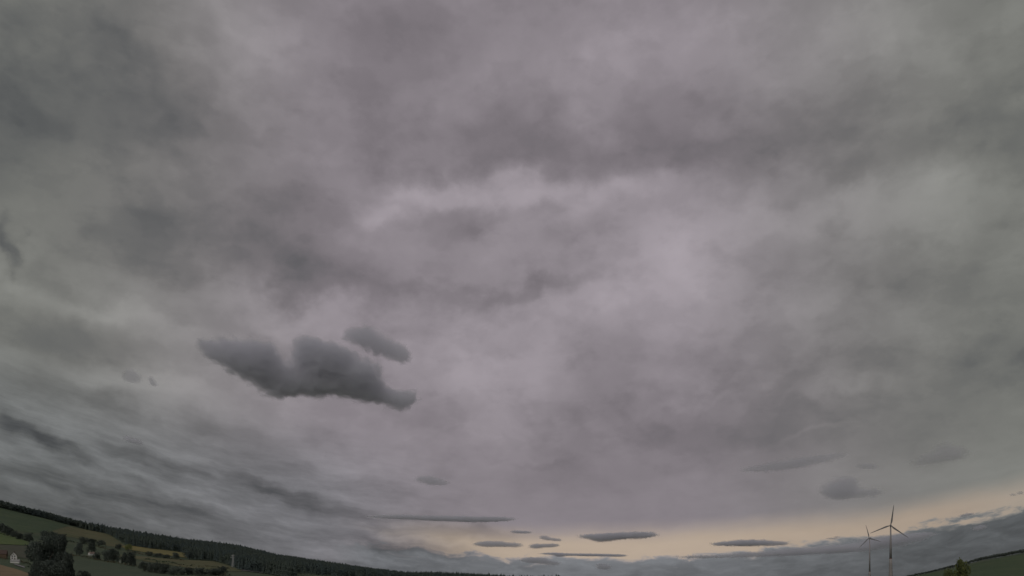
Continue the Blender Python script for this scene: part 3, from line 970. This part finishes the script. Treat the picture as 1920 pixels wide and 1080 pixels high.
def cloud(label, Y, blobs, tau, albedo=0.85, rough=1.0, voxel=None, flat=1.0, group='separate low clouds'):
    """a body of cloud: lobes (px, py, rx, ry) given as directions, built at distance Y as one lumpy closed volume"""
    k = Y / FPX
    xs = [b[0] for b in blobs]
    c0 = ((min(xs) + max(xs)) / 2, sum(b[1] for b in blobs) / len(blobs))
    width = max(b[0] + b[2] for b in blobs) - min(b[0] - b[2] for b in blobs)
    bm = bmesh.new()
    rng = np.random.default_rng(int(c0[0]) + 3)
    lobes = []
    for (px, py, rx, ry) in [(b[0], b[1], b[2] * 1.1, b[3] * 1.15) for b in blobs]:
        dep = rng.normal() * ry * 0.35
        lobes.append((px - c0[0], dep, c0[1] - py, rx, (rx * 0.35 + ry * 0.65) * flat, ry))
        m = Matrix.Translation((px - c0[0], dep, c0[1] - py)) @ Matrix.Diagonal((rx * 1.3, (rx * 0.35 + ry * 0.65) * flat * 1.3, ry * 1.36, 1))
        bmesh.ops.create_icosphere(bm, subdivisions=3, radius=1.0, matrix=m)
    me = bpy.data.meshes.new('lobes')
    bm.to_mesh(me)
    bm.free()
    tmp = bpy.data.objects.new('lobes', me)
    C.objects.link(tmp)
    md = tmp.modifiers.new('remesh', 'REMESH')
    md.mode = 'VOXEL'
    md.voxel_size = voxel or max(width / 130.0, 0.8)
    dg = bpy.context.evaluated_depsgraph_get()
    out = bpy.data.meshes.new_from_object(tmp.evaluated_get(dg))
    bpy.data.objects.remove(tmp)
    bpy.data.meshes.remove(me)
    ry = float(np.mean([b[3] for b in blobs]))
    off = Vector((c0[0], c0[1], 0.0))
    a1, s1, a2, s2, a3, s3 = ry * 0.12 * rough, 1.0 / (ry * 1.3), ry * 0.12 * rough, 1.0 / (ry * 0.55), ry * 0.06 * rough, 1.0 / (ry * 0.24)
    nv = len(out.vertices)
    co = np.empty(nv * 3)
    no = np.empty(nv * 3)
    out.vertices.foreach_get('co', co)
    out.vertices.foreach_get('normal', no)
    co, no = co.reshape(-1, 3), no.reshape(-1, 3)
    for i in range(nv):
        p = Vector(co[i]) + off
        d = a1 * mnoise.noise(p * s1) + a2 * (0.5 - abs(mnoise.noise(p * s2))) + a3 * mnoise.noise(p * s3)
        co[i] += no[i] * d
    out.vertices.foreach_set('co', (co * k).reshape(-1))
    out.update()
    depth = 2 * ry * flat * k
    m = bpy.data.materials.new('cloud vapour')
    m.use_nodes = True
    t = X.tree = m.node_tree
    t.nodes.remove(t.nodes['Principled BSDF'])
    pv = t.nodes.new('ShaderNodeVolumePrincipled')
    tc = t.nodes.new('ShaderNodeTexCoord')
    sp = t.nodes.new('ShaderNodeSeparateXYZ')
    t.links.new(tc.outputs['Object'], sp.inputs[0])
    x, y, z = (X(sp.outputs[i]) * (1.0 / k) for i in range(3))
    q = vec(x * 0.6, y * 0.15, z)
    n1 = nse(q, 0.75 / ry, 4.0, 0.6) - 0.5
    n2 = nse(vec(x * 0.6 + 50.0, y * 0.15, z), 0.75 / ry, 4.0, 0.6) - 0.5
    n3 = nse(q, 2.6 / ry, 4.0, 0.6) - 0.5
    n4 = nse(vec(x * 0.6, y * 0.15 + 31.0, z), 2.6 / ry, 4.0, 0.6) - 0.5
    Q = vec(x + (n1 * 1.3 + n3 * 1.1) * (ry * rough), y, z + (n2 * 0.9 + n4 * 1.1) * (ry * rough))
    F = None
    for (lx, ly, lz, ra, rb, rc) in lobes:
        n = t.nodes.new('ShaderNodeVectorMath')
        n.operation = 'MULTIPLY_ADD'
        t.links.new(Q, n.inputs[0])
        n.inputs[1].default_value = (1 / ra, 1 / rb, 1 / rc)
        n.inputs[2].default_value = (-lx / ra, -ly / rb, -lz / rc)
        e = t.nodes.new('ShaderNodeVectorMath')
        e.operation = 'DOT_PRODUCT'
        t.links.new(n.outputs[0], e.inputs[0])
        t.links.new(n.outputs[0], e.inputs[1])
        g = X.op('POWER', 0.27, X(e.outputs['Value']))
        F = g if F is None else F + g
    wisp = nse(q, 2.4 / ry, 5.0, 0.65) - 0.5
    dens = sstep(F + wisp * (0.95 * rough), 0.34, 0.96) * (tau * CLOUD_TAU / depth)
    t.links.new(dens.s, pv.inputs['Density'])
    pv.inputs['Color'].default_value = (min(albedo * 1.035, 0.985), min(albedo * 1.04, 0.985), min(albedo * 1.105, 0.999), 1)
    pv.inputs['Anisotropy'].default_value = 0.2
    t.links.new(pv.outputs[0], t.nodes['Material Output'].inputs['Volume'])
    m.cycles.volume_step_rate = 0.35
    out.materials.clear()
    out.materials.append(m)
    o = bpy.data.objects.new('cloud', out)
    C.objects.link(o)
    o.location = ((c0[0] - CX) * k, Y, (HORIZON - c0[1]) * k)
    return tag(o, label, 'cloud', group)


cloud('largest dark cloud, two-humped with a tail sloping down', 5200,
      [(382, 648, 20, 14), (412, 657, 30, 23), (448, 668, 38, 31), (486, 686, 42, 36), (498, 664, 26, 20), (528, 712, 42, 28), (574, 654, 25, 29), (592, 682, 42, 38), (622, 674, 36, 30),
       (652, 695, 40, 32), (692, 706, 33, 28), (575, 722, 52, 20), (642, 727, 46, 17), (692, 734, 38, 16), (726, 746, 30, 14), (755, 752, 30, 20), (774, 744, 13, 12), (520, 738, 24, 9)], 4.5, 0.9)
cloud('smaller dark cloud drifting above the tail of the largest one', 5400, [(662, 632, 21, 14), (690, 634, 30, 21), (716, 650, 28, 18), (742, 661, 25, 18), (758, 667, 14, 14)], 2.6, 0.9)
cloud('faint small cloud left of the largest one', 6000, [(245, 700, 12, 11), (252, 710, 14, 10), (238, 706, 9, 10)], 1.1, 0.9)
cloud('tiny dark sliver of cloud beside the faint small one', 6000, [(284, 713, 7, 8), (292, 721, 7, 6)], 1.6, 0.9)
cloud('short dark wisp above the torn streaks', 8000, [(238, 821, 11, 6), (252, 827, 14, 6), (262, 831, 8, 4)], 1.6, 0.9)
cloud('flat faint cloud above the middle of the horizon', 12000, [(795, 898, 20, 7), (815, 903, 24, 8), (832, 906, 12, 4)], 1.1, 0.9)
cloud('grey puff with flat base above the smaller turbine', 12000, [(1570, 915, 26, 19), (1590, 905, 22, 14), (1585, 925, 42, 12), (1625, 926, 22, 8), (1645, 921, 14, 6)], 1.3, 0.9)
cloud('pale-topped cloud high toward the right edge', 11000, [(1770, 842, 26, 16), (1800, 848, 28, 11), (1745, 858, 26, 10), (1722, 868, 24, 8), (1765, 860, 36, 10)], 0.9, 0.93)
cloud('long faint cloud streak left of the pale-topped cloud', 12000, [(1410, 880, 26, 6), (1445, 877, 36, 9), (1490, 870, 42, 10), (1535, 860, 40, 8), (1570, 853, 24, 5)], 0.8, 0.9)
cloud('faint small cloud between the grey puff and the pale-topped cloud', 12000, [(1620, 873, 20, 6), (1636, 875, 14, 5)], 0.7, 0.9)
L_ = 'lens-shaped clouds low over the horizon'
cloud('wedge-shaped dark cloud alone in the bright strip', 24000, [(1105, 1005, 24, 4), (1140, 1006, 38, 6), (1180, 1004, 40, 7), (1212, 1002, 24, 5), (1128, 1012, 22, 5)], 2.4, 0.9, 1.15, group=L_)
cloud('lens-shaped dark cloud in the bright strip left of the turbines', 26000, [(1355, 1020, 28, 4), (1390, 1018, 36, 6), (1430, 1018, 36, 6), (1466, 1019, 16, 4)], 2.4, 0.9, 1.15, group=L_)
cloud('long thin dark bar at the upper edge of the bright strip', 20000, [(740, 969, 60, 4), (820, 972, 60, 5), (890, 974, 50, 6), (940, 973, 32, 4)], 1.9, 0.9, 1.15, group=L_)
cloud('small flat dark cloud just below the long bar', 24000, [(968, 997, 13, 3), (985, 998, 16, 3)], 2.0, 0.9, 0.8, group=L_)
cloud('ragged small cloud left of the wedge-shaped one', 24000, [(1020, 1007, 12, 4), (1034, 1011, 16, 3), (1046, 1013, 9, 2.5)], 1.7, 0.9, 0.9, group=L_)
cloud('flat grey cloud in a pair below the bars', 24000, [(905, 1020, 22, 5), (930, 1020, 28, 6), (962, 1022, 24, 5)], 2.0, 0.9, 0.8, group=L_)
cloud('flat dark cloud, outer one of the pair below the bars', 24000, [(1004, 1025, 16, 5), (1024, 1023, 22, 4), (1040, 1022, 10, 3)], 2.0, 0.9, 0.8, group=L_)
cloud('hair-thin dark cloud line below the wedge-shaped one', 28000, [(1035, 1038, 28, 2.2), (1085, 1040, 40, 2.6), (1135, 1041, 36, 2.6), (1160, 1042, 16, 2), (1050, 1042, 12, 2.5)], 1.8, 0.9, 1.0, group=L_)
cloud('tufted cloud just over the low bank', 28000, [(990, 1050, 20, 5), (1012, 1050, 22, 6), (1036, 1056, 20, 5)], 2.0, 0.9, group=L_)
cloud('small round cloud sitting on the low bank', 28000, [(1130, 1063, 12, 6), (1124, 1060, 7, 5), (1140, 1064, 8, 5)], 2.0, 0.9, group=L_)
cloud('long wedge of cloud passing behind both turbines', 30000, [(1320, 1044, 60, 3), (1420, 1040, 70, 5), (1500, 1034, 70, 6), (1580, 1028, 70, 8), (1660, 1015, 60, 11), (1710, 1006, 36, 7), (1738, 1001, 22, 3)], 1.6, 0.9, 1.0, group=L_)
cloud('thin scrap of cloud left of the smaller turbine', 24000, [(1558, 1010, 14, 2.2), (1570, 1007, 8, 2)], 0.9, 0.9, 0.8, group=L_)
cloud('small slanting cloud right of the larger turbine', 24000, [(1806, 967, 9, 3), (1818, 964, 11, 3)], 1.6, 0.9, 0.8, group=L_)
cloud('dark scrap of cloud over the bank at the right', 24000, [(1832, 991, 11, 4), (1842, 988, 11, 5)], 1.8, 0.9, 0.8, group=L_)
cloud('little pair of scraps at the right edge', 20000, [(1898, 928, 9, 3), (1914, 924, 9, 4)], 1.0, 0.9, 0.8, group=L_)
